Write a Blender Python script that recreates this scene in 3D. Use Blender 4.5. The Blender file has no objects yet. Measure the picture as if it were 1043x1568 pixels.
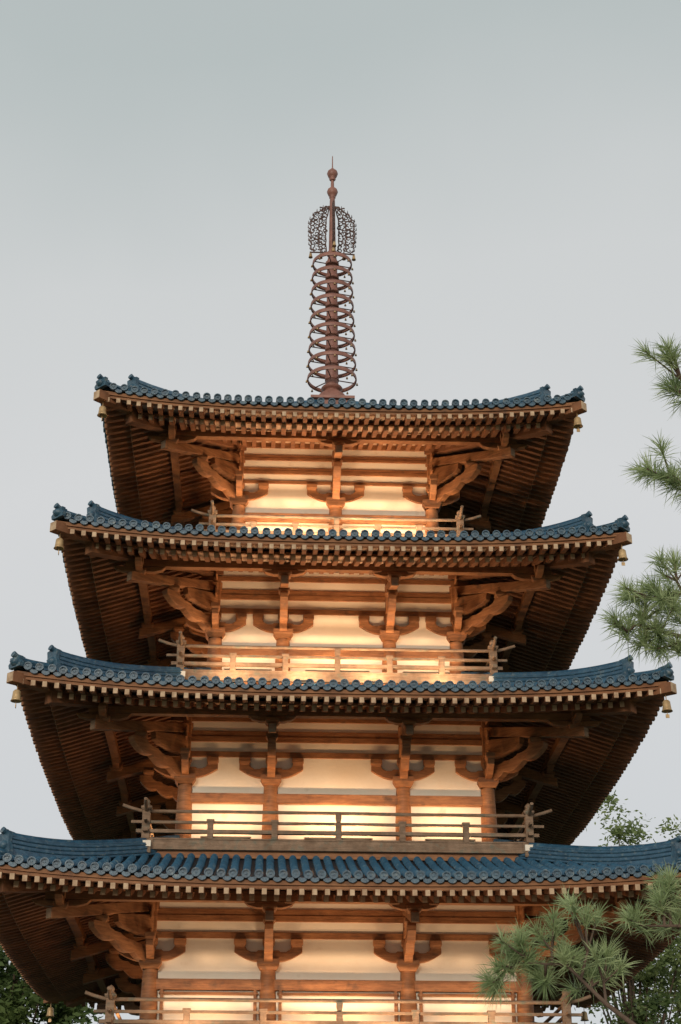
import bpy, math, random
from mathutils import Vector, Matrix
random.seed(7)
S=bpy.context.scene
rad=math.radians
# ---------------------------------------------------------------- materials
def mat(name, c1, c2=None, scale=3.0, rough=0.7, bump=0.0, bscale=40, stretch=(1,1,1), spec=0.3, dirt=None, metal=0.0, detail=6, trans=0.0, grain=0.0):
    m=bpy.data.materials.new(name); m.use_nodes=True
    nt=m.node_tree; N=nt.nodes; L=nt.links
    b=N['Principled BSDF']; b.inputs['Roughness'].default_value=rough
    b.inputs['Specular IOR Level'].default_value=spec
    b.inputs['Metallic'].default_value=metal
    tc=N.new('ShaderNodeTexCoord'); mp=N.new('ShaderNodeMapping'); mp.inputs['Scale'].default_value=stretch
    L.new(tc.outputs['Object'],mp.inputs['Vector'])
    no=N.new('ShaderNodeTexNoise'); no.inputs['Scale'].default_value=scale; no.inputs['Detail'].default_value=detail; no.inputs['Roughness'].default_value=0.65
    L.new(mp.outputs[0],no.inputs['Vector'])
    r=N.new('ShaderNodeValToRGB'); r.color_ramp.elements[0].position=0.32; r.color_ramp.elements[1].position=0.68
    c2=c2 or tuple(x*0.7 for x in c1)
    r.color_ramp.elements[0].color=(*c2,1); r.color_ramp.elements[1].color=(*c1,1)
    L.new(no.outputs['Fac'],r.inputs['Fac'])
    out=r.outputs['Color']
    if dirt:
        n2=N.new('ShaderNodeTexNoise'); n2.inputs['Scale'].default_value=dirt[1]; n2.inputs['Detail'].default_value=8
        L.new(tc.outputs['Object'],n2.inputs['Vector'])
        r2=N.new('ShaderNodeValToRGB'); r2.color_ramp.elements[0].position=dirt[2]; r2.color_ramp.elements[1].position=min(1,dirt[2]+0.18)
        L.new(n2.outputs['Fac'],r2.inputs['Fac'])
        mx=N.new('ShaderNodeMixRGB'); mx.inputs['Color2'].default_value=(*dirt[0],1)
        L.new(r2.outputs['Color'],mx.inputs['Fac']); L.new(out,mx.inputs['Color1']); out=mx.outputs[0]
    if grain>0:   # long weathering streaks along the beams
        m3=N.new('ShaderNodeMapping'); m3.inputs['Scale'].default_value=(1.2,1.2,14)
        L.new(tc.outputs['Object'],m3.inputs['Vector'])
        n4=N.new('ShaderNodeTexNoise'); n4.inputs['Scale'].default_value=2.2; n4.inputs['Detail'].default_value=7; n4.inputs['Roughness'].default_value=.75
        L.new(m3.outputs[0],n4.inputs['Vector'])
        r4=N.new('ShaderNodeValToRGB'); r4.color_ramp.elements[0].position=.38; r4.color_ramp.elements[0].color=(.45,.42,.40,1); r4.color_ramp.elements[1].position=.62; r4.color_ramp.elements[1].color=(1.15,1.12,1.08,1)
        L.new(n4.outputs['Fac'],r4.inputs['Fac'])
        m4=N.new('ShaderNodeMixRGB'); m4.blend_type='MULTIPLY'; m4.inputs['Fac'].default_value=grain
        L.new(out,m4.inputs['Color1']); L.new(r4.outputs['Color'],m4.inputs['Color2']); out=m4.outputs[0]
    L.new(out,b.inputs['Base Color'])
    if bump>0:
        n3=N.new('ShaderNodeTexNoise'); n3.inputs['Scale'].default_value=bscale; n3.inputs['Detail'].default_value=5
        L.new(mp.outputs[0],n3.inputs['Vector'])
        bp=N.new('ShaderNodeBump'); bp.inputs['Strength'].default_value=bump; bp.inputs['Distance'].default_value=0.02
        L.new(n3.outputs['Fac'],bp.inputs['Height']); L.new(bp.outputs[0],b.inputs['Normal'])
    if trans>0:
        tr=N.new('ShaderNodeBsdfTranslucent'); L.new(out,tr.inputs['Color'])
        ms=N.new('ShaderNodeMixShader'); ms.inputs[0].default_value=trans
        L.new(b.outputs[0],ms.inputs[1]); L.new(tr.outputs[0],ms.inputs[2]); L.new(ms.outputs[0],N['Material Output'].inputs['Surface'])
    return m
M={}
M['wood']=mat('honey_timber',(0.385,0.180,0.078),(0.22,0.092,0.040),2.5,0.6,0.25,30,(1,1,3),dirt=((0.13,0.07,0.04),5,0.58),grain=.6)
M['rafter']=mat('rafter_timber',(0.29,0.125,0.056),(0.14,0.060,0.030),3.0,0.7,0.2,30)
M['rail']=mat('weathered_rail_timber',(0.33,0.225,0.15),(0.20,0.128,0.08),6,0.75,0.3,50,dirt=((0.18,0.18,0.135),7,0.54),grain=.5)
M['plaster']=mat('cream_plaster',(0.86,0.79,0.66),(0.80,0.70,0.56),1.6,0.85,0.1,20,dirt=((0.64,0.52,0.38),3,0.64))
M['rend']=mat('painted_rafter_end',(0.66,0.48,0.31),(0.32,0.20,0.115),6,0.7)
M['board']=mat('eave_board',(0.70,0.51,0.35),(0.44,0.28,0.18),2.5,0.8)
M['tile']=mat('glazed_blue_tile',(0.042,0.125,0.200),(0.016,0.058,0.105),7,0.28,0.25,25,spec=0.6,dirt=((0.13,0.19,0.21),11,0.57))
M['pan']=mat('pan_tile_groove_shade',(0.010,0.026,0.042),(0.005,0.013,0.021),7,0.6,0.25,25)  # darker than the round tiles: groove shade between rows put into the colour
M['tile_edge']=mat('blue_tile_end',(0.050,0.122,0.175),(0.018,0.050,0.082),9,0.4,0.3,60,spec=0.55,dirt=((0.19,0.23,0.23),14,0.57))
M['copper']=mat('spire_copper',(0.34,0.15,0.11),(0.21,0.09,0.065),6,0.5,0.1,40,spec=0.5)
M['bronze']=mat('dark_bronze',(0.15,0.085,0.068),(0.08,0.045,0.036),8,0.5)
M['gold']=mat('aged_gold',(0.62,0.43,0.22),(0.36,0.23,0.11),9,0.45,metal=0.3)
M['stone']=mat('granite',(0.34,0.33,0.31),(0.22,0.21,0.20),4,0.85,0.3,40)
M['fix']=mat('fixture_metal',(0.38,0.27,0.17),(0.28,0.19,0.12),4,0.5)
# ---------------------------------------------------------------- mesh builder
class MB:
    def __init__(s): s.v=[];s.f=[];s.sm=[];s.R=Matrix.Identity(3)
    def rot(s,k): s.R=Matrix.Rotation(k*math.pi/2,3,'Z')
    def add(s,vs,fs,smooth=False):
        o=len(s.v); R=s.R
        s.v.extend([tuple(R@Vector(p)) for p in vs])
        s.f.extend([tuple(i+o for i in f) for f in fs]); s.sm.extend([smooth]*len(fs))
    def box(s,c,d):
        x,y,z=c; a,b,h=d[0]/2,d[1]/2,d[2]/2
        s.add([(x-a,y-b,z-h),(x+a,y-b,z-h),(x+a,y+b,z-h),(x-a,y+b,z-h),(x-a,y-b,z+h),(x+a,y-b,z+h),(x+a,y+b,z+h),(x-a,y+b,z+h)],
          [(0,3,2,1),(4,5,6,7),(0,1,5,4),(1,2,6,5),(2,3,7,6),(3,0,4,7)])
    def tbox(s,c,d,t):
        x,y,z=c; a,b,h=d[0]/2,d[1]/2,d[2]/2
        s.add([(x-a*t,y-b*t,z-h),(x+a*t,y-b*t,z-h),(x+a*t,y+b*t,z-h),(x-a*t,y+b*t,z-h),
               (x-a,y-b,z),(x+a,y-b,z),(x+a,y+b,z),(x-a,y+b,z),
               (x-a,y-b,z+h),(x+a,y-b,z+h),(x+a,y+b,z+h),(x-a,y+b,z+h)],
          [(0,3,2,1),(8,9,10,11),(0,1,5,4),(1,2,6,5),(2,3,7,6),(3,0,4,7),(4,5,9,8),(5,6,10,9),(6,7,11,10),(7,4,8,11)])
    def beam(s,p0,p1,w,h):
        p0=Vector(p0);p1=Vector(p1); d=(p1-p0); dh=Vector((d.x,d.y,0)).normalized(); sd=Vector((-dh.y,dh.x,0))*w/2; up=Vector((0,0,h/2))
        vs=[]
        for p in (p0,p1): vs+= [p-sd-up,p+sd-up,p+sd+up,p-sd+up]
        s.add([tuple(v) for v in vs],[(0,1,2,3),(7,6,5,4),(0,4,5,1),(1,5,6,2),(2,6,7,3),(3,7,4,0)])
    def tube(s,pts,r,n=8,smooth=True,cap=True):
        pts=[Vector(p) for p in pts]; rr=r if isinstance(r,(list,tuple)) else [r]*len(pts)
        vs=[];fs=[]
        for i,p in enumerate(pts):
            t=(pts[min(i+1,len(pts)-1)]-pts[max(i-1,0)]).normalized()
            ref=Vector((0,0,1)) if abs(t.z)<0.9 else Vector((1,0,0))
            a=t.cross(ref).normalized(); b=t.cross(a)
            for j in range(n):
                q=2*math.pi*j/n; vs.append(tuple(p+(a*math.cos(q)+b*math.sin(q))*rr[i]))
        for i in range(len(pts)-1):
            for j in range(n):
                fs.append((i*n+j,i*n+(j+1)%n,(i+1)*n+(j+1)%n,(i+1)*n+j))
        s.add(vs,fs,smooth)
        if cap:
            s.add(vs[:n],[tuple(range(n))]); s.add(vs[-n:],[tuple(range(n))[::-1]])
    def lathe(s,c,prof,n=20,smooth=True):
        vs=[];fs=[]
        for r,z in prof:
            for j in range(n):
                q=2*math.pi*j/n; vs.append((c[0]+r*math.cos(q),c[1]+r*math.sin(q),c[2]+z))
        for i in range(len(prof)-1):
            for j in range(n): fs.append((i*n+j,i*n+(j+1)%n,(i+1)*n+(j+1)%n,(i+1)*n+j))
        s.add(vs,fs,smooth)
    def prism(s,pts,org,du,w):
        org=Vector(org);du=Vector(du).normalized();sd=Vector((-du.y,du.x,0))*w/2
        A=[tuple(org+du*o+Vector((0,0,z))-sd) for o,z in pts]; B=[tuple(org+du*o+Vector((0,0,z))+sd) for o,z in pts]
        n=len(pts)
        s.add(A+B,[tuple(range(n))[::-1],tuple(range(n,2*n))]+[(i,(i+1)%n,(i+1)%n+n,i+n) for i in range(n)])
    def obj(s,name,m,parent=None,bevel=0):
        me=bpy.data.meshes.new(name); me.from_pydata(s.v,[],s.f); me.materials.append(m)
        me.polygons.foreach_set('use_smooth',s.sm); me.update()
        o=bpy.data.objects.new(name,me); S.collection.objects.link(o)
        if parent: o.parent=parent
        if bevel:
            bv=o.modifiers.new('bevel','BEVEL'); bv.width=bevel; bv.segments=1; bv.limit_method='ANGLE'; bv.angle_limit=rad(40)
        return o
def empty(name):
    o=bpy.data.objects.new(name,None); S.collection.objects.link(o); return o
pagoda=empty('five_storey_pagoda')
# ---------------------------------------------------------------- pagoda data
LV={1:dict(E=4.40,a=5.98,b=3.42,c=None,rz=None),
    2:dict(E=7.42,a=5.70,b=3.02,c=3.58,rz=5.97,cols=[-3.02,-1.13,1.13,3.02]),
    3:dict(E=10.60,a=5.265,b=2.61,c=3.20,rz=9.08,cols=[-2.61,-1.14,1.14,2.61]),
    4:dict(E=13.46,a=4.85,b=2.20,c=2.78,rz=12.20,cols=[-2.20,-0.97,0.97,2.20]),
    5:dict(E=16.32,a=4.35,b=1.85,c=2.33,rz=15.00,cols=[-1.85,0.0,1.85])}
LV[1]['cols']=[-3.42,-1.25,1.25,3.42]
SP=0.187
def makeroof(k):
    d=LV[k];E=d['E'];a=d['a'];b=d['b']; top=(k==5)
    s_in = a-0.12 if top else a-LV[k+1]['b']+0.02
    Lf=0.24 if k>2 else 0.27
    q=0.055 if top else 0.020
    def lift(u,s): return Lf*(min(abs(u)/a,1.02))**2.8*(1-0.8*max(s,0)/a)
    def zt(u,s): return E+0.295*s+q*s*s+lift(u,s)
    tiles=MB();edge=MB();raf=MB();rend=MB();brd=MB();wd=MB();gold=MB();pan=MB()
    for r in range(4):
        for m in (tiles,edge,raf,rend,brd,wd,gold,pan): m.rot(r)
        nu,ns=40,12; vs=[];fs=[]
        for i in range(ns+1):
            s=s_in*i/ns
            for j in range(nu+1):
                t=-1+2*j/nu; u=t*(a-s); vs.append((u,-(a-s),zt(u,s)-0.045))
        for i in range(ns):
            for j in range(nu):
                o=i*(nu+1)+j; fs.append((o,o+1,o+nu+2,o+nu+1))
        pan.add(vs,fs,True)
        n=int((a-0.08)/SP)
        for j in range(-n,n+1):
            u=j*SP; smax=min(s_in,a-abs(u)+0.02)
            if smax<0.1: smax=0.1
            seg=max(2,int(smax/0.28)); ju=random.uniform(-.009,.009)
            vs=[];fs=[];K=7
            rows=[]
            for i in range(seg):
                s0=-0.03+(smax+0.03)*i/seg; s1=-0.03+(smax+0.03)*(i+1)/seg
                rows.append((s0,0.066)); rows.append((s1,0.050))
            for (s,rr) in rows:
                z=zt(u,s); jz=random.uniform(-.004,.004); jx=random.uniform(-.004,.004)
                for kk in range(K):
                    qn=math.pi*kk/(K-1)
                    vs.append((u+ju+jx+rr*math.cos(qn),-(a-s)-0.02*math.sin(qn),z-0.035+jz+rr*1.15*math.sin(qn)))
            for i in range(len(rows)-1):
                for kk in range(K-1):
                    o=i*K+kk; fs.append((o,o+1,o+K+1,o+K))
            tiles.add(vs,fs,True)
            zc=zt(u,0)-0.005+random.uniform(-.006,.006); y=-a-0.03+random.uniform(-.006,.006)
            def ring(R,yy): return [(u+ju+R*math.cos(2*math.pi*t/12),yy,zc+R*math.sin(2*math.pi*t/12)) for t in range(12)]
            v=ring(0.068,y+0.05)+ring(0.068,y-0.012)+ring(0.052,y-0.012)+ring(0.05,y-0.002)+ring(0.022,y-0.002)+ring(0.018,y-0.014)
            f=[]
            for p in range(5):
                for t in range(12): f.append((p*12+t,p*12+(t+1)%12,(p+1)*12+(t+1)%12,(p+1)*12+t))
            f.append(tuple(range(60,72)))
            edge.add(v,f)
            if j<n:
                v=[];W=SP/2-0.03
                for t in range(6):
                    x=-1+2*t/5; uu=u+SP/2+x*W; zz=zt(uu,0)-0.045-0.03*(1-x*x)
                    v+= [(uu,-a-0.02,zz+0.02),(uu,-a-0.02,zz-0.045),(uu,-a+0.1,zz+0.02),(uu,-a+0.06,zz-0.045)]
                f=[]
                for t in range(5):
                    o=t*4; f+=[(o,o+1,o+5,o+4),(o+2,o,o+4,o+6),(o+1,o+3,o+7,o+5)]
                edge.add(v,f)
        def strip(mb,s0,f0,s1,f1,th,nn=36):
            vs=[];fs=[]
            for j in range(nn+1):
                t=-1+2*j/nn
                u0=t*(a-s0);u1=t*(a-s1)
                vs+=[(u0,-(a-s0),f0+lift(u0,s0)),(u1,-(a-s1),f1+lift(u1,s1)),(u0,-(a-s0),f0+th+lift(u0,s0)),(u1,-(a-s1),f1+th+lift(u1,s1))]
            for j in range(nn):
                o=j*4; fs+=[(o,o+1,o+5,o+4),(o+2,o+6,o+7,o+3),(o,o+4,o+6,o+2),(o+1,o+3,o+7,o+5)]
            mb.add(vs,fs)
        strip(wd,0.03,E-0.155,0.16,E-0.15,0.065)
        strip(wd,0.06,E-0.205,0.15,E-0.20,0.048)
        strip(brd,0.10,E-0.185,0.80,E-0.01,0.012)
        s_w=a-b+0.05
        strip(brd,0.56,E-0.165,s_w,E-0.165+0.33*(s_w-0.56),0.012)
        strip(wd,0.54,E-0.178,0.64,E-0.15,0.05)
        n=int((a-0.1)/SP)
        for j in range(-n-1,n+1):
            u=(j+0.5)*SP
            if abs(u)>a-0.12: continue
            ju=random.uniform(-.006,.006); jz=random.uniform(-.005,.005); js=random.uniform(-.008,.008)
            s0=0.035+js;s1=min(0.78,a-abs(u)-0.02)
            if s1>s0+0.05:
                p0=(u+ju,-(a-s0),E-0.262+0.25*s0+lift(u,s0)+jz); p1=(u,-(a-s1),E-0.262+0.25*s1+lift(u,s1))
                raf.beam(p0,p1,0.078,0.10)
                rend.box((u+ju,-(a-s0)-0.004,p0[2]),(0.070,0.006,0.088))
            s0=0.50;s1=min(s_w,a-abs(u)-0.02)
            if s1>s0+0.05:
                zf=lambda s:E-0.225+0.33*(s-0.56)+lift(u,s)
                raf.beam((u+ju,-(a-s0),zf(s0)),(u,-(a-s1),zf(s1)),0.082,0.105)
                rend.box((u+ju,-(a-s0)-0.004,zf(s0)),(0.074,0.006,0.092))
        def hp(s,z): return (a-s,-(a-s),z)
        raf.beam(hp(-0.05,E-0.235+lift(a,0)),hp(0.8,E-0.07+lift(a-.8,.8)),0.17,0.17)
        raf.beam(hp(0.5,E-0.30+lift(a-.5,.5)),hp(s_w,E-0.27+0.33*(s_w-0.56)+lift(a-s_w,s_w)),0.18,0.2)
        rend.beam(hp(-0.056,E-0.235+lift(a,0)),hp(-0.05,E-0.235+lift(a,0)),0.155,0.155)
        def hz(s): return zt(a-s,s)
        for (sa,sb,h,w,uu) in ((s_in,0.56,0.21,0.20,.10),(0.64,0.05,0.04,0.16,.02)):
            nn=14;pr=None
            for i in range(nn+1):
                s=sa+(sb-sa)*i/nn
                e=max(0,(i/nn-0.55)/0.45); up=uu*e*e
                cur=Vector(hp(s,hz(s)+h/2-0.02+up*.5))
                if pr is not None: tiles.beam(pr,cur,w,h+up)
                pr=cur
            pts=[]
            for i in range(nn+1):
                s=sa+(sb-sa)*i/nn; e=max(0,(i/nn-0.55)/0.45)
                pts.append(hp(s,hz(s)+h+0.01+uu*e*e))
            tiles.tube(pts,0.065,8)
            for lay in (0.25,0.5,0.75):
                edge.tube([Vector(p)-Vector((0,0,(h+uu*.5)*lay)) for p in pts],[w*0.57]*len(pts),4,False)
            base=Vector(hp(sb-0.02,hz(sb)-0.06)); du=Vector((1,-1,0)).normalized(); sd=Vector((1,1,0)).normalized()
            hh=h+uu+0.13; poly=[(-.14,0),(-.16,hh*.35),(-.11,hh*.6),(-.13,hh*.92),(-.06,hh*.95),(0,hh*1.08),(.06,hh*.95),(.13,hh*.92),(.11,hh*.6),(.16,hh*.35),(.14,0)]
            edge.prism(poly,base+du*0.02,sd,0.07)
            edge.lathe(tuple(base+du*.04+Vector((0,0,hh*.5))),[(0,.08),(.06,.055),(.095,0),(.06,-.055),(0,-.08)],10)
            t0=base+Vector((0,0,hh*0.93)); edge.tube([t0-du*0.12,t0+du*0.03+Vector((0,0,.015)),t0+du*0.10+Vector((0,0,.04))],[.046,.046,.054],8)
        bz=E-0.38+lift(a,0); c=(a-0.06,-(a-0.06),bz)
        gold.tube([(c[0],c[1],bz+0.12),(c[0],c[1],bz-0.03)],0.008,5)
        gold.lathe((c[0],c[1],bz-0.03),[(0,0),(.04,-.005),(.062,-.03),(.068,-.10),(.075,-.16),(.092,-.19),(.08,-.19),(.05,-.10)],14)
        gold.tube([(c[0],c[1],bz-0.1),(c[0],c[1],bz-0.27)],0.006,4); gold.beam((c[0]-.03,c[1],bz-.3),(c[0]+.03,c[1],bz-.3),.008,.06)
        p=b+0.5*(a-b); wd.beam((-p-0.25,-p,E-0.055),(p+0.25,-p,E-0.055),0.14,0.13)
    tiles.obj('roof_tiles_l%d'%k,M['tile'],pagoda); edge.obj('tile_ends_l%d'%k,M['tile_edge'],pagoda)
    pan.obj('pan_tiles_l%d'%k,M['pan'],pagoda)
    raf.obj('rafters_l%d'%k,M['rafter'],pagoda); rend.obj('rafter_ends_l%d'%k,M['rend'],pagoda)
    brd.obj('eave_boards_l%d'%k,M['board'],pagoda); wd.obj('purlins_l%d'%k,M['wood'],pagoda)
    gold.obj('wind_bells_l%d'%k,M['gold'],pagoda)

def arm(mb,x,y0,z0,half,w):
    P=[]
    n=16
    for i in range(n+1):
        t=-1+2*i/n; o=t*half
        e=max(0,(abs(t)-0.35)/0.65); P.append((o,0.15*e**1.7))
    P2=P+[(half,0.24),(half*0.68,0.24),(half*0.64,0.19),(half*0.52,0.155),(half*0.36,0.155),(half*.30,.18),(-half*.30,.18),(-half*0.36,0.155),(-half*.52,.155),(-half*0.64,0.19),(-half*0.68,0.24),(-half,0.24)]
    mb.prism(P2,(x,y0,z0),(1,0,0),w)

CL=[]
for i in range(25):
    u=i/24; CL.append((1.06*u,-.80+.36*u**1.25-.065*abs(math.sin(3*math.pi*u))))
CL+= [(1.08,-.36),(1.06,-.33),(.82,-.33),(.78,-.40),(.70,-.44),(.60,-.45),(.55,-.49),(.46,-.52),(.36,-.52),(.30,-.55),(.2,-.56),(0,-.55)]
def makelevel(k):
    d=LV[k];E=d['E'];a=d['a'];b=d['b'];cols=d['cols']
    wd=MB();pl=MB();rl=MB();col=MB()
    base=(d['rz']-0.48) if d['rz'] else 0.9
    hw=b+0.0
    pl.box((0,0,(base+E+0.5)/2),(2*hw,2*hw,E+0.5-base))
    for r in range(4):
        for m in (wd,pl,rl,col): m.rot(r)
        ctop=E-0.93
        for x in cols[:-1]:
            col.lathe((x,-b,base),[(0.135,0),(0.14,(ctop-base)*.4),(0.12,ctop-base)],20)
        for x in cols:
            wd.tbox((x,-b-0.001*(x==cols[-1]),E-0.845),(0.36,0.36,0.17),0.72)
            arm(wd,x,-b,E-0.79,0.55,0.12)
            for o in (-0.46,0,0.46):
                wd.tbox((x+o,-b,E-0.475-0.03),(0.2,0.16,0.15),0.7)
            wd.box((x,-b,E-0.20),(0.13,0.14,1.0))
        def band(z0,z1,pr):
            wd.box((0,-b-pr/2,(z0+z1)/2),(2*(b+0.30),pr+0.02,z1-z0))
        if k==5:
            bands=[(-0.42,-0.35,.012),(-0.21,-0.13,.012),(-0.13,-0.07,.006),(0.085,0.15,.012),(0.15,0.21,.006),(0.36,0.5,.012)]
        else:
            bands=[(-0.42,-0.315,.012),(-0.145,-0.04,.014),(-0.04,0.06,.006),(0.225,0.32,.012),(.45,.5,.012)]
        for z0,z1,pr in bands: band(E+z0,E+z1,pr)
        wd.box((0,-b-0.01,E-1.155),(2*b,0.12,0.17))
        if k in (1,2):
            wd.box((0,-b-0.03,base+0.06),(2*b,0.13,0.12))
            for x0,x1 in zip(cols[:-1],cols[1:]):
                for xx in (x0+0.2,x1-0.2): wd.box((xx,-b-0.02,(base+E-1.2)/2),(0.05,0.1,E-1.26-base))
            for x0,x1 in zip(cols[:-1],cols[1:]):
                wd.box(((x0+x1)/2,-b-0.018,E-1.29),(x1-x0-.3,0.08,0.04))
        o1=0.30*(a-b); oe=0.56*(a-b); op=0.5*(a-b)
        def proj(org,du,f):
            o1f,oef,opf=o1*f,oe*f,op*f
            P0=Vector(org)+Vector(du)*(-0.1)+Vector((0,0,E+0.12)); P1=Vector(org)+Vector(du)*oef+Vector((0,0,E-0.36))
            wd.beam(P0,P1,0.14,0.17)
            rl.beam(P1,P1+Vector(du)*0.006,0.12,0.15)
            wd.prism([(q0*o1f*1.05,E+q1) for q0,q1 in CL],org,du,0.14)
            wd.prism([(0,E-.40),(o1f*.30,E-.41),(o1f*.45,E-.37),(o1f*.60,E-.34),(o1f*.68,E-.28),(o1f*.70,E-.16),(0,E-.05)],org,du,0.13)
            q=Vector(org)+Vector(du)*o1f*0.93+Vector((0,0,E-0.285)); wd.tbox(tuple(q),(0.2,0.2,0.10),0.7)
            q=Vector(org)+Vector(du)*opf
            wd.tbox((q.x,q.y,E-0.215),(0.24,0.24,0.10),0.72)
            return q
        for x in cols[1:-1]:
            q=proj((x,-b,0),(0,-1,0),1.0)
            wd.prism([(-.40,.03),(-.34,-.03),(-.2,-.07),(.2,-.07),(.34,-.03),(.40,.03)],(q.x,q.y,E-0.15),(1,0,0),0.12)
            for o in (-.3,.3): wd.tbox((q.x+o,q.y,E-0.135),(0.15,0.16,0.06),0.72)
        q=proj((b,-b,0),Vector((1,-1,0)).normalized(),math.sqrt(2))
        for dd in ((1,0,0),(0,1,0)):
            wd.prism([(-.46,.03),(-.40,-.03),(-.25,-.07),(.25,-.07),(.40,-.03),(.46,.03)],(q.x,q.y,E-0.152-0.002*dd[0]),dd,0.12)
        if d['c']:
            c=d['c'];rz=d['rz']
            rl.box((0,-c+0.05,rz-0.58),(2*c+0.1,0.16,0.19))
            wd.box((0,-c+0.11,rz-0.73),(2*c-0.1,0.12,0.13))
            rl.box((0,-(c+b)/2,rz-0.50),(2*c-0.06,(c-b)+0.08,0.03))
            def rail(z,ex,rr,up):
                pts=[(-c-ex,-c,z+up),(-c-ex*.6,-c,z+up*.45),(-c-ex*.25,-c,z+up*.08)]
                pts+= [(-c+2*c*i/6,-c,z+random.uniform(-.006,.004)) for i in range(7)]
                pts+= [(c+ex*.25,-c,z+up*.08),(c+ex*.6,-c,z+up*.45),(c+ex,-c,z+up)]
                rl.tube(pts,rr,8)
            rail(rz-0.03,0.40,0.030,0.10)
            rl.box((0,-c,rz-0.215),(2*c+0.5,0.05,0.045)); rl.box((0,-c,rz-0.37),(2*c+0.32,0.08,0.06))
            rl.box((c,-c,rz-0.25),(0.13,0.13,0.50)); rl.tbox((c,-c,rz+0.01),(0.18,0.18,0.06),0.8)
            rl.lathe((c,-c,rz+0.04),[(.06,0),(.065,.03),(.045,.05),(.06,.08),(.04,.12),(0,.15)],12)
            pl.box((c+0.01,-c-0.01,rz-0.60),(0.22,0.22,0.10)); rl.box((c,-c,rz-0.70),(0.2,0.2,0.10))
            xs=[-c+2*c*i/6 for i in range(1,6)]
            for i,x in enumerate(xs):
                rl.box((x,-c,rz-0.35),(0.10,0.10,0.30))
                if i==2: rl.tbox((x,-c,rz-0.12),(0.10,0.09,0.14),0.7)
                else: rl.tbox((x,-c,rz-0.20),(0.13,0.11,0.07),0.7)
    wd.obj('bracket_timbers_l%d'%k,M['wood'],pagoda,.006); pl.obj('plaster_walls_l%d'%k,M['plaster'],pagoda)
    col.obj('columns_l%d'%k,M['wood'],pagoda); rl.obj('balcony_rails_l%d'%k,M['rail'],pagoda,.006)
for k in LV: makeroof(k); makelevel(k)
pf=MB(); pf.box((0,0,0.45),(9.0,9.0,0.9)); pf.box((0,0,0.86),(9.3,9.3,0.10))
for r in range(4):
    pf.rot(r)
    for i in range(5): pf.box((0,-4.65-0.3*i+0.0,0.80-0.18*i-0.4),(2.4,0.3,0.8))
pf.obj('stone_platform',M['stone'],pagoda)
dr=MB()
for r in range(4):
    dr.rot(r)
    for x in (-.5,.5):
        dr.box((x,-3.46,2.0),(0.96,0.10,2.1))
        for z in (1.2,1.7,2.2,2.7): dr.box((x,-3.52,z),(0.9,0.04,0.06))
    for x in (-2.3,2.3):
        for i in range(9): dr.box((x-0.6+0.15*i,-3.46,2.1),(0.05,0.10,1.3))
dr.obj('doors_and_lattice',M['wood'],pagoda)
# ---------------------------------------------------------------- spire
sp=MB();br=MB();gd=MB()
sp.box((0,0,18.50),(0.78,0.78,0.32)); sp.box((0,0,18.69),(0.92,0.92,0.06))
sp.lathe((0,0,18.72),[(.32,0),(.33,.08),(.29,.22),(.19,.31),(.12,.34),(.17,.37),(.23,.41),(.21,.44),(.10,.45)],24)
sp.lathe((0,0,19.1),[(.14,0),(.125,1.5),(.11,3.3),(.08,3.45),(.06,4.9),(.05,5.1)],16)
NR=9
for i in range(NR):
    z=19.36+i*0.368; R=0.525-0.0115*i
    sp.lathe((0,0,z),[(R,-.043),(R+.008,0),(R,.043),(R-.022,.043),(R-.022,-.043),(R,-.043)],40)
    sp.lathe((0,0,z),[(.10,-.05),(.15,-.04),(.15,.04),(.10,.05)],16)
    for j in range(6):
        q=2*math.pi*(j+.25)/6; cx,cy=math.cos(q),math.sin(q)
        br.tube([(cx*.12,cy*.12,z),(cx*(R-.01),cy*(R-.01),z)],0.013,5)
    for j in range(8):
        q=2*math.pi*(j+.1)/8; cx,cy=math.cos(q)*(R+.015),math.sin(q)*(R+.015)
        gd.lathe((cx,cy,z-0.045),[(0,0),(.012,-.006),(.018,-.03),(.026,-.055),(0,-.05)],8)
def wpt(t):
    if t<0.10: return 0.42+0.06*t/0.10
    return 0.48+0.02*math.sin((t-0.10)/0.45*math.pi/2) if t<0.55 else 0.44*math.cos((t-0.55)/0.45*math.pi/2)**0.7+0.06
Z0,HH=22.62,1.26
for w in range(4):
    q=w*math.pi/2+rad(3); cx,cy=math.cos(q),math.sin(q)
    P=lambda x,z:(cx*x,cy*x,z)
    def curl(x,z,R,sgn,ph,r=0.016):
        pts=[]
        for i in range(13):
            t=i/12; aa=ph+sgn*t*2.0*math.pi*0.95; rr=R*(1-0.72*t)
            pts.append(P(x+rr*math.cos(aa),z+rr*math.sin(aa)))
        br.tube(pts,[r*(1-.3*i/12) for i in range(13)],5,True,False)
    nrow=12
    for i in range(nrow):
        t=(i+.5)/nrow; W=wpt(t); z=Z0+HH*t
        nc=max(1,round((W-0.10)/0.105))
        for j in range(nc):
            x=0.13+(W-0.14)*(j+.5)/nc
            curl(x+random.uniform(-.015,.015),z+(0.03 if j%2 else -0.02)+.06*(x/.5),random.uniform(.054,.068),1 if random.random()<.5 else -1,random.uniform(0,6.28))
    for fr in (1.0,0.62,.3):
        pts=[P(max(0.07,wpt(t/16)*fr*(0.98+0.05*math.sin(t*2.2+fr*5))),Z0+HH*(t/16)) for t in range(17)]
        br.tube(pts,0.014,5,True,False)
    for i in range(11):
        t=0.06+i*0.09; W=wpt(t); br.tube([P(W-.01,Z0+HH*t-.04),P(W+.04,Z0+HH*t+.0),P(W+.035,Z0+HH*t+.07)],[.016,.014,.005],5)
    br.tube([P(.05,Z0-.0),P(.50,Z0-.02)],0.018,5)
    for x in (.26,.48):
        gd.lathe(P(x,Z0-0.04),[(0,0),(.026,-.01),(.034,-.07),(.048,-.12),(0,-.11)],8)
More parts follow.
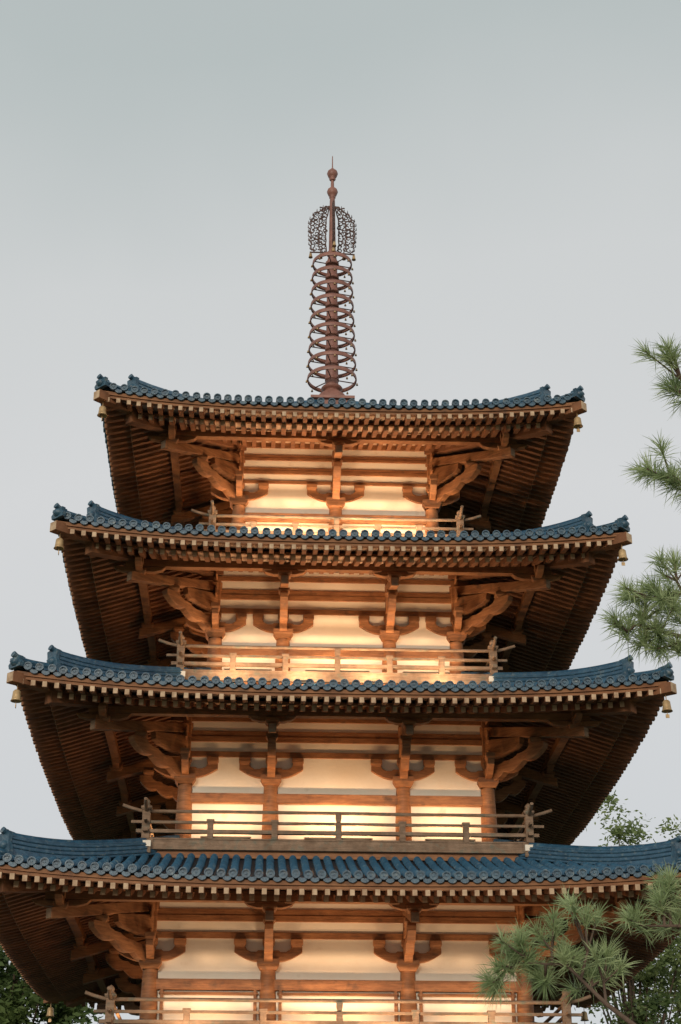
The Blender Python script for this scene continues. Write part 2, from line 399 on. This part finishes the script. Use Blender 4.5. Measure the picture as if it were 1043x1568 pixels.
sp.lathe((0,0,22.5),[(.07,0),(.12,.05),(.13,.10),(.08,.16),(.07,.25)],16)
for z,R in ((24.27,.125),(24.78,.125)):
    sp.lathe((0,0,z),[(.05,-R*1.5),(.075,-R*1.25),(.05,-R),(R*.75,-R*.7),(R,0),(R*.85,R*.5),(R*.4,R*.95),(.035,R*1.15)],20)
sp.lathe((0,0,24.0),[(.05,0),(.035,.6),(.03,.8),(.014,.95),(.010,1.27),(0,1.3)],10)
sp.obj('spire_shaft',M['copper'],pagoda); br.obj('spire_openwork',M['bronze'],pagoda); gd.obj('spire_bells',M['gold'],pagoda)
# ---------------------------------------------------------------- floodlights
def flood(x,y,z,yaw,power,col=(1.0,0.60,0.32),tilt=35,sz=.11):
    m=MB(); w=sz+.02; m.box((0,0,-.005),(w,0.06,0.02))
    m.box((-w/2-.008,0,.015),(.012,.03,.06)); m.box((w/2+.008,0,.015),(.012,.03,.06)); m.tbox((0,0,.025),(w,.07,.035),0.7)
    o=m.obj('floodlight',M['fix']); o.location=(x,y,z); o.rotation_euler=(0,0,yaw)
    l=bpy.data.lights.new('lamp','AREA'); l.shape='RECTANGLE'; l.size=sz; l.size_y=.06; l.energy=power; l.color=col
    lo=bpy.data.objects.new('lamp',l); S.collection.objects.link(lo); lo.parent=o; lo.location=(0,0,.06)
    lo.rotation_euler=(math.pi-rad(tilt),0,0)
for k,pw in ((2,29),(3,36),(4,33),(5,38)):
    d=LV[k]; c=d['c']; z=d['rz']-0.47; cs=d['cols']
    xs=[(cs[i]+cs[i+1])/2 for i in range(len(cs)-1)]
    for x in xs:
        ctr=abs(x)<.2 or k==5
        flood(x,-c+0.08,z,0,pw*((0.55 if ctr else 0.30)*(1.5 if k==3 else 1)),(1,.59,.30),6,1.1 if ctr else .8)
    flood(-c+0.12,-d['b']*0.75,z,-math.pi/2,pw*.4,(1,.56,.27),12,.3)
    if k!=3:
        below=LV[k-1]; off=.45
        for x in (-0.66*c,-0.22*c,0.22*c,0.66*c):
            s=below['a']-(c+off)
            flood(x,-(c+off),below['E']+0.295*s+0.02*s*s+0.065,0,pw*.78*(1.0 if abs(x)<.3*c else .72),(1.0,0.65,0.38),18,.16)
# ---------------------------------------------------------------- ground
g=MB(); g.add([(-600,-600,0),(600,-600,0),(600,600,0),(-600,600,0)],[(0,1,2,3)])
gm=mat('lawn',(0.10,0.12,0.05),(0.06,0.08,0.03),0.8,0.95,0.4,30); g.obj('ground',gm)
g=MB(); g.add([(-9,-40,.004),(9,-40,.004),(9,9,.004),(-9,9,.004)],[(0,1,2,3)])
g.obj('gravel_court',mat('gravel',(0.26,0.235,0.20),(0.17,0.155,0.135),8,0.95,0.5,60))
# ---------------------------------------------------------------- trees
leafm=mat('leaf',(0.14,0.20,0.06),(0.055,0.095,0.03),1.2,0.6,trans=.3)
leafm2=mat('leaf_pale',(0.26,0.32,0.13),(0.14,0.20,0.07),1.0,0.6,trans=.35)
barkm=mat('bark',(0.16,0.11,0.08),(0.08,0.055,0.04),12,0.9,0.5,40,(1,1,.3))
def leaf_tree(name,x,y,H,R,zc,seed,lm,clumps=130,per=130,ls=.10,spread=.62,squash=1.0):
    rnd=random.Random(seed); e=empty(name)
    t=MB(); t.tube([(x,y,-.1),(x+.1,y,H*.25),(x-.05,y+.1,H*.5),(x,y,H*.82)],[.28,.2,.13,.04],8)
    lf=MB(); V=[];F=[]
    for i in range(clumps):
        while True:
            p=Vector((rnd.uniform(-1,1),rnd.uniform(-1,1),rnd.uniform(-1,1)))
            if 0.25<p.length<1: break
        p=p*(0.8+0.25*math.sin(p.x*5+seed)*math.cos(p.y*4))
        cc=Vector((x+p.x*R,y+p.y*R,zc+p.z*(H-zc)*squash))
        if i%4==0:
            t.tube([(x,y,max(1.5,cc.z*.55)),(x+p.x*R*.5,y+p.y*R*.5,cc.z*.8),tuple(cc)],[.07,.04,.012],5)
        rr=rnd.uniform(.35,1)*spread
        for j in range(per):
            o=Vector((rnd.gauss(0,.5),rnd.gauss(0,.5),rnd.gauss(0,.35)))*rr
            c0=cc+o; a1=Vector((rnd.gauss(0,1),rnd.gauss(0,1),rnd.gauss(0,.6))).normalized(); b1=a1.cross(Vector((rnd.gauss(0,1),rnd.gauss(0,1),rnd.gauss(0,1)))).normalized()
            l=ls*rnd.uniform(.6,1.3); n=len(V)
            V+= [tuple(c0-a1*l),tuple(c0+b1*l*.45),tuple(c0+a1*l),tuple(c0-b1*l*.45)]; F.append((n,n+1,n+2,n+3))
    lf.v=V;lf.f=F;lf.sm=[False]*len(F)
    t.obj('trunk_and_limbs',barkm,e); lf.obj('foliage',lm,e)
leaf_tree('broadleaf_tree',-7.2,10.8,11.4,2.8,6.3,1,leafm,290,130,.10)
leaf_tree('broadleaf_tree',9.3,10.5,9.4,3.1,5.6,2,leafm,320,130,.10)
leaf_tree('broadleaf_tree',9.9,20,16.6,2.5,11.8,3,leafm2,150,100,.09,.7)
leaf_tree('broadleaf_tree',13.4,21,16.6,2.8,11.8,4,leafm2,170,100,.09,.7)
leaf_tree('broadleaf_tree',-15,16,9.5,4.5,5.4,5,leafm,150,110,.12)
leaf_tree('broadleaf_tree',16,14,10,4.5,6,6,leafm,150,110,.12)
# ---------------------------------------------------------------- pine
def pine(name,tx,ty,branches,seed):
    rnd=random.Random(seed); e=empty(name); tr=MB(); V=[];F=[]
    tr.tube([(tx+.15,ty,-.1),(tx,ty,2.5),(tx+.08,ty+.05,5),(tx-.02,ty,7.6),(tx,ty,9)],[.22,.18,.14,.08,.03],10)
    def tuft(p,d,n=120,L=.17):
        d=d.normalized()
        for i in range(n):
            o=p-d*rnd.uniform(0,.09)
            v=(d*rnd.uniform(.2,1.2)+Vector((rnd.gauss(0,1),rnd.gauss(0,1),rnd.gauss(0,1))).normalized()*.8).normalized()
            l=L*rnd.uniform(.6,1.1); w=v.cross(Vector((rnd.gauss(0,1),rnd.gauss(0,1),rnd.gauss(0,1)))).normalized()*.0022
            m=o+v*l*.55+Vector((0,0,-.002)); en=o+v*l+Vector((0,0,-.015))
            k=len(V); V.extend([tuple(o-w),tuple(o+w),tuple(m+w),tuple(m-w),tuple(en)])
            F.append((k,k+1,k+2,k+3)); F.append((k+3,k+2,k+4))
    for path,tufts in branches:
        path=[Vector(p) for p in path]
        tr.tube([tuple(p) for p in path],[.030-.025*i/(len(path)-1) for i in range(len(path))],6)
        fine=[]
        for a0,b0 in zip(path[:-1],path[1:]):
            for i in range(8): fine.append(a0.lerp(b0,i/8))
        fine.append(path[-1])
        for tp in tufts:
            tp=Vector(tp)
            cand=[q for q in fine if q.x>tp.x-.05] or fine
            q=min(cand,key=lambda c:(c-tp).length)
            md=q.lerp(tp,.5)+Vector((rnd.uniform(-.03,.03),0,-.03))
            tr.tube([tuple(q),tuple(md),tuple(tp)],[.011,.009,.007],5)
            tuft(tp,tp-md+Vector((0,0,.06)))
            for s in range(3):
                t2=tp+Vector((rnd.uniform(-.13,.13),rnd.uniform(-.15,.15),rnd.uniform(-.08,.10)))
                tr.tube([tuple(md),tuple(t2)],[.008,.005],4); tuft(t2,t2-md+Vector((0,0,.04)),75,.14)
    tr.obj('trunk_and_limbs',barkm,e)
    nm=mat('pine_needle',(0.52,0.60,0.32),(0.20,0.29,0.12),5,0.45,trans=.35)
    n=MB(); n.v=V;n.f=F;n.sm=[False]*len(F); n.obj('needles',nm,e)
tx,ty=3.0,-20.7
pine('pine_tree',tx,ty,[
 ([(tx,ty,2.6),(2.0,-20.3,2.75),(1.2,-20.0,2.95),(.85,-19.9,3.25),(.62,-19.9,3.48),(.3,-19.85,3.5)],
  [(.16,-19.80,3.40),(.28,-19.85,3.50),(.34,-19.9,3.62),(.56,-19.93,3.70),(.74,-19.98,3.77),(.68,-19.86,3.54),(.80,-19.8,3.45),(.88,-19.9,3.56),(.50,-19.8,3.44),(.42,-19.8,3.52)]),
 ([(tx,ty,3.4),(2.1,-20.4,3.6),(1.4,-20.1,3.68),(1.1,-20,3.7)],
  [(1.04,-20.0,3.76),(1.2,-20.05,3.87),(1.32,-20,3.74),(1.5,-20.1,3.85),(1.28,-20.0,3.98)]),
 ([(tx,ty,5.0),(2.0,-20.7,5.1),(1.3,-20.75,5.3),(1.0,-20.8,5.35)],
  [(.94,-20.77,5.33),(1.05,-20.78,5.28),(1.14,-20.78,5.36),(1.24,-20.75,5.26),(1.08,-20.8,5.48),(1.4,-20.8,5.4)]),
 ([(tx,ty,5.4),(2.0,-20.9,5.6),(1.3,-20.86,5.55)],[(.96,-20.84,5.53),(1.12,-20.86,5.58),(1.26,-20.9,5.74),(1.22,-20.86,5.5)]),
 ([(tx,ty,5.9),(2.0,-21.1,6.15),(1.35,-21.2,6.12)],[(1.06,-21.2,6.22),(1.2,-21.17,6.17),(1.3,-21.2,6.1)]),
 ([(tx,ty,6.5),(2.0,-21.3,6.65),(1.4,-21.4,6.62)],[(1.17,-21.5,6.85),(1.22,-21.4,6.70)]),
 ([(tx,ty,4.2),(3.9,-20.2,4.5),(4.6,-20,4.5)],[(4.5,-20,4.5),(4.2,-20.1,4.6)]),
 ([(tx,ty,7.0),(3.7,-21.2,7.3),(4.2,-21.3,7.4)],[(4.2,-21.3,7.4),(3.8,-21.2,7.5)]),
],11)
# ---------------------------------------------------------------- world
W=bpy.data.worlds.new("World"); S.world=W; W.use_nodes=True
nt=W.node_tree;N=nt.nodes;L=nt.links
out=N['World Output'];bg=N['Background']
sky=N.new('ShaderNodeTexSky'); sky.sky_type='NISHITA'; sky.sun_disc=False; sky.sun_elevation=rad(14); sky.sun_rotation=rad(195)
L.new(sky.outputs[0],bg.inputs['Color']); bg.inputs['Strength'].default_value=0.008
b2=N.new('ShaderNodeBackground'); b2.inputs['Strength'].default_value=1.0
tc=N.new('ShaderNodeTexCoord'); sx=N.new('ShaderNodeSeparateXYZ'); L.new(tc.outputs['Generated'],sx.inputs[0])
cn=N.new('ShaderNodeTexNoise'); cn.inputs['Scale'].default_value=2.2; cn.inputs['Detail'].default_value=4; L.new(tc.outputs['Generated'],cn.inputs['Vector'])
mm=N.new('ShaderNodeMath'); mm.operation='MULTIPLY_ADD'; mm.inputs[1].default_value=0.22; L.new(cn.outputs['Fac'],mm.inputs[0]); L.new(sx.outputs['Z'],mm.inputs[2])
rp=N.new('ShaderNodeValToRGB'); E=rp.color_ramp.elements
E[0].position=0.0; E[0].color=(0.58,0.595,0.605,1)
E[1].position=1.0; E[1].color=(0.41,0.455,0.455,1)
for p,c in ((0.34,(0.60,0.612,0.622)),(0.56,(0.645,0.65,0.65)),(0.68,(0.605,0.62,0.617)),(0.80,(0.465,0.51,0.505))):
    e=E.new(p); e.color=(*c,1)
L.new(mm.outputs[0],rp.inputs['Fac']); L.new(rp.outputs[0],b2.inputs['Color'])
ad=N.new('ShaderNodeAddShader'); L.new(bg.outputs[0],ad.inputs[0]); L.new(b2.outputs[0],ad.inputs[1]); L.new(ad.outputs[0],out.inputs['Surface'])
sl=bpy.data.lights.new('sun','SUN'); sl.energy=1.5; sl.angle=rad(12); sl.color=(1,.88,.74)
so=bpy.data.objects.new('sun',sl); S.collection.objects.link(so); so.rotation_euler=(rad(76),0,rad(-15))
# ---------------------------------------------------------------- camera
cd=bpy.data.cameras.new('camera'); cam=bpy.data.objects.new('camera',cd); S.collection.objects.link(cam); S.camera=cam
cd.sensor_fit='VERTICAL'; cd.sensor_height=36; cd.lens=36*2500/1568; cd.clip_end=2000
cam.location=(-1.23,-29.97,1.6); cam.rotation_euler=(rad(116),0,rad(-2.7))
S.view_settings.view_transform='Standard'; S.view_settings.look='None'; S.view_settings.exposure=0
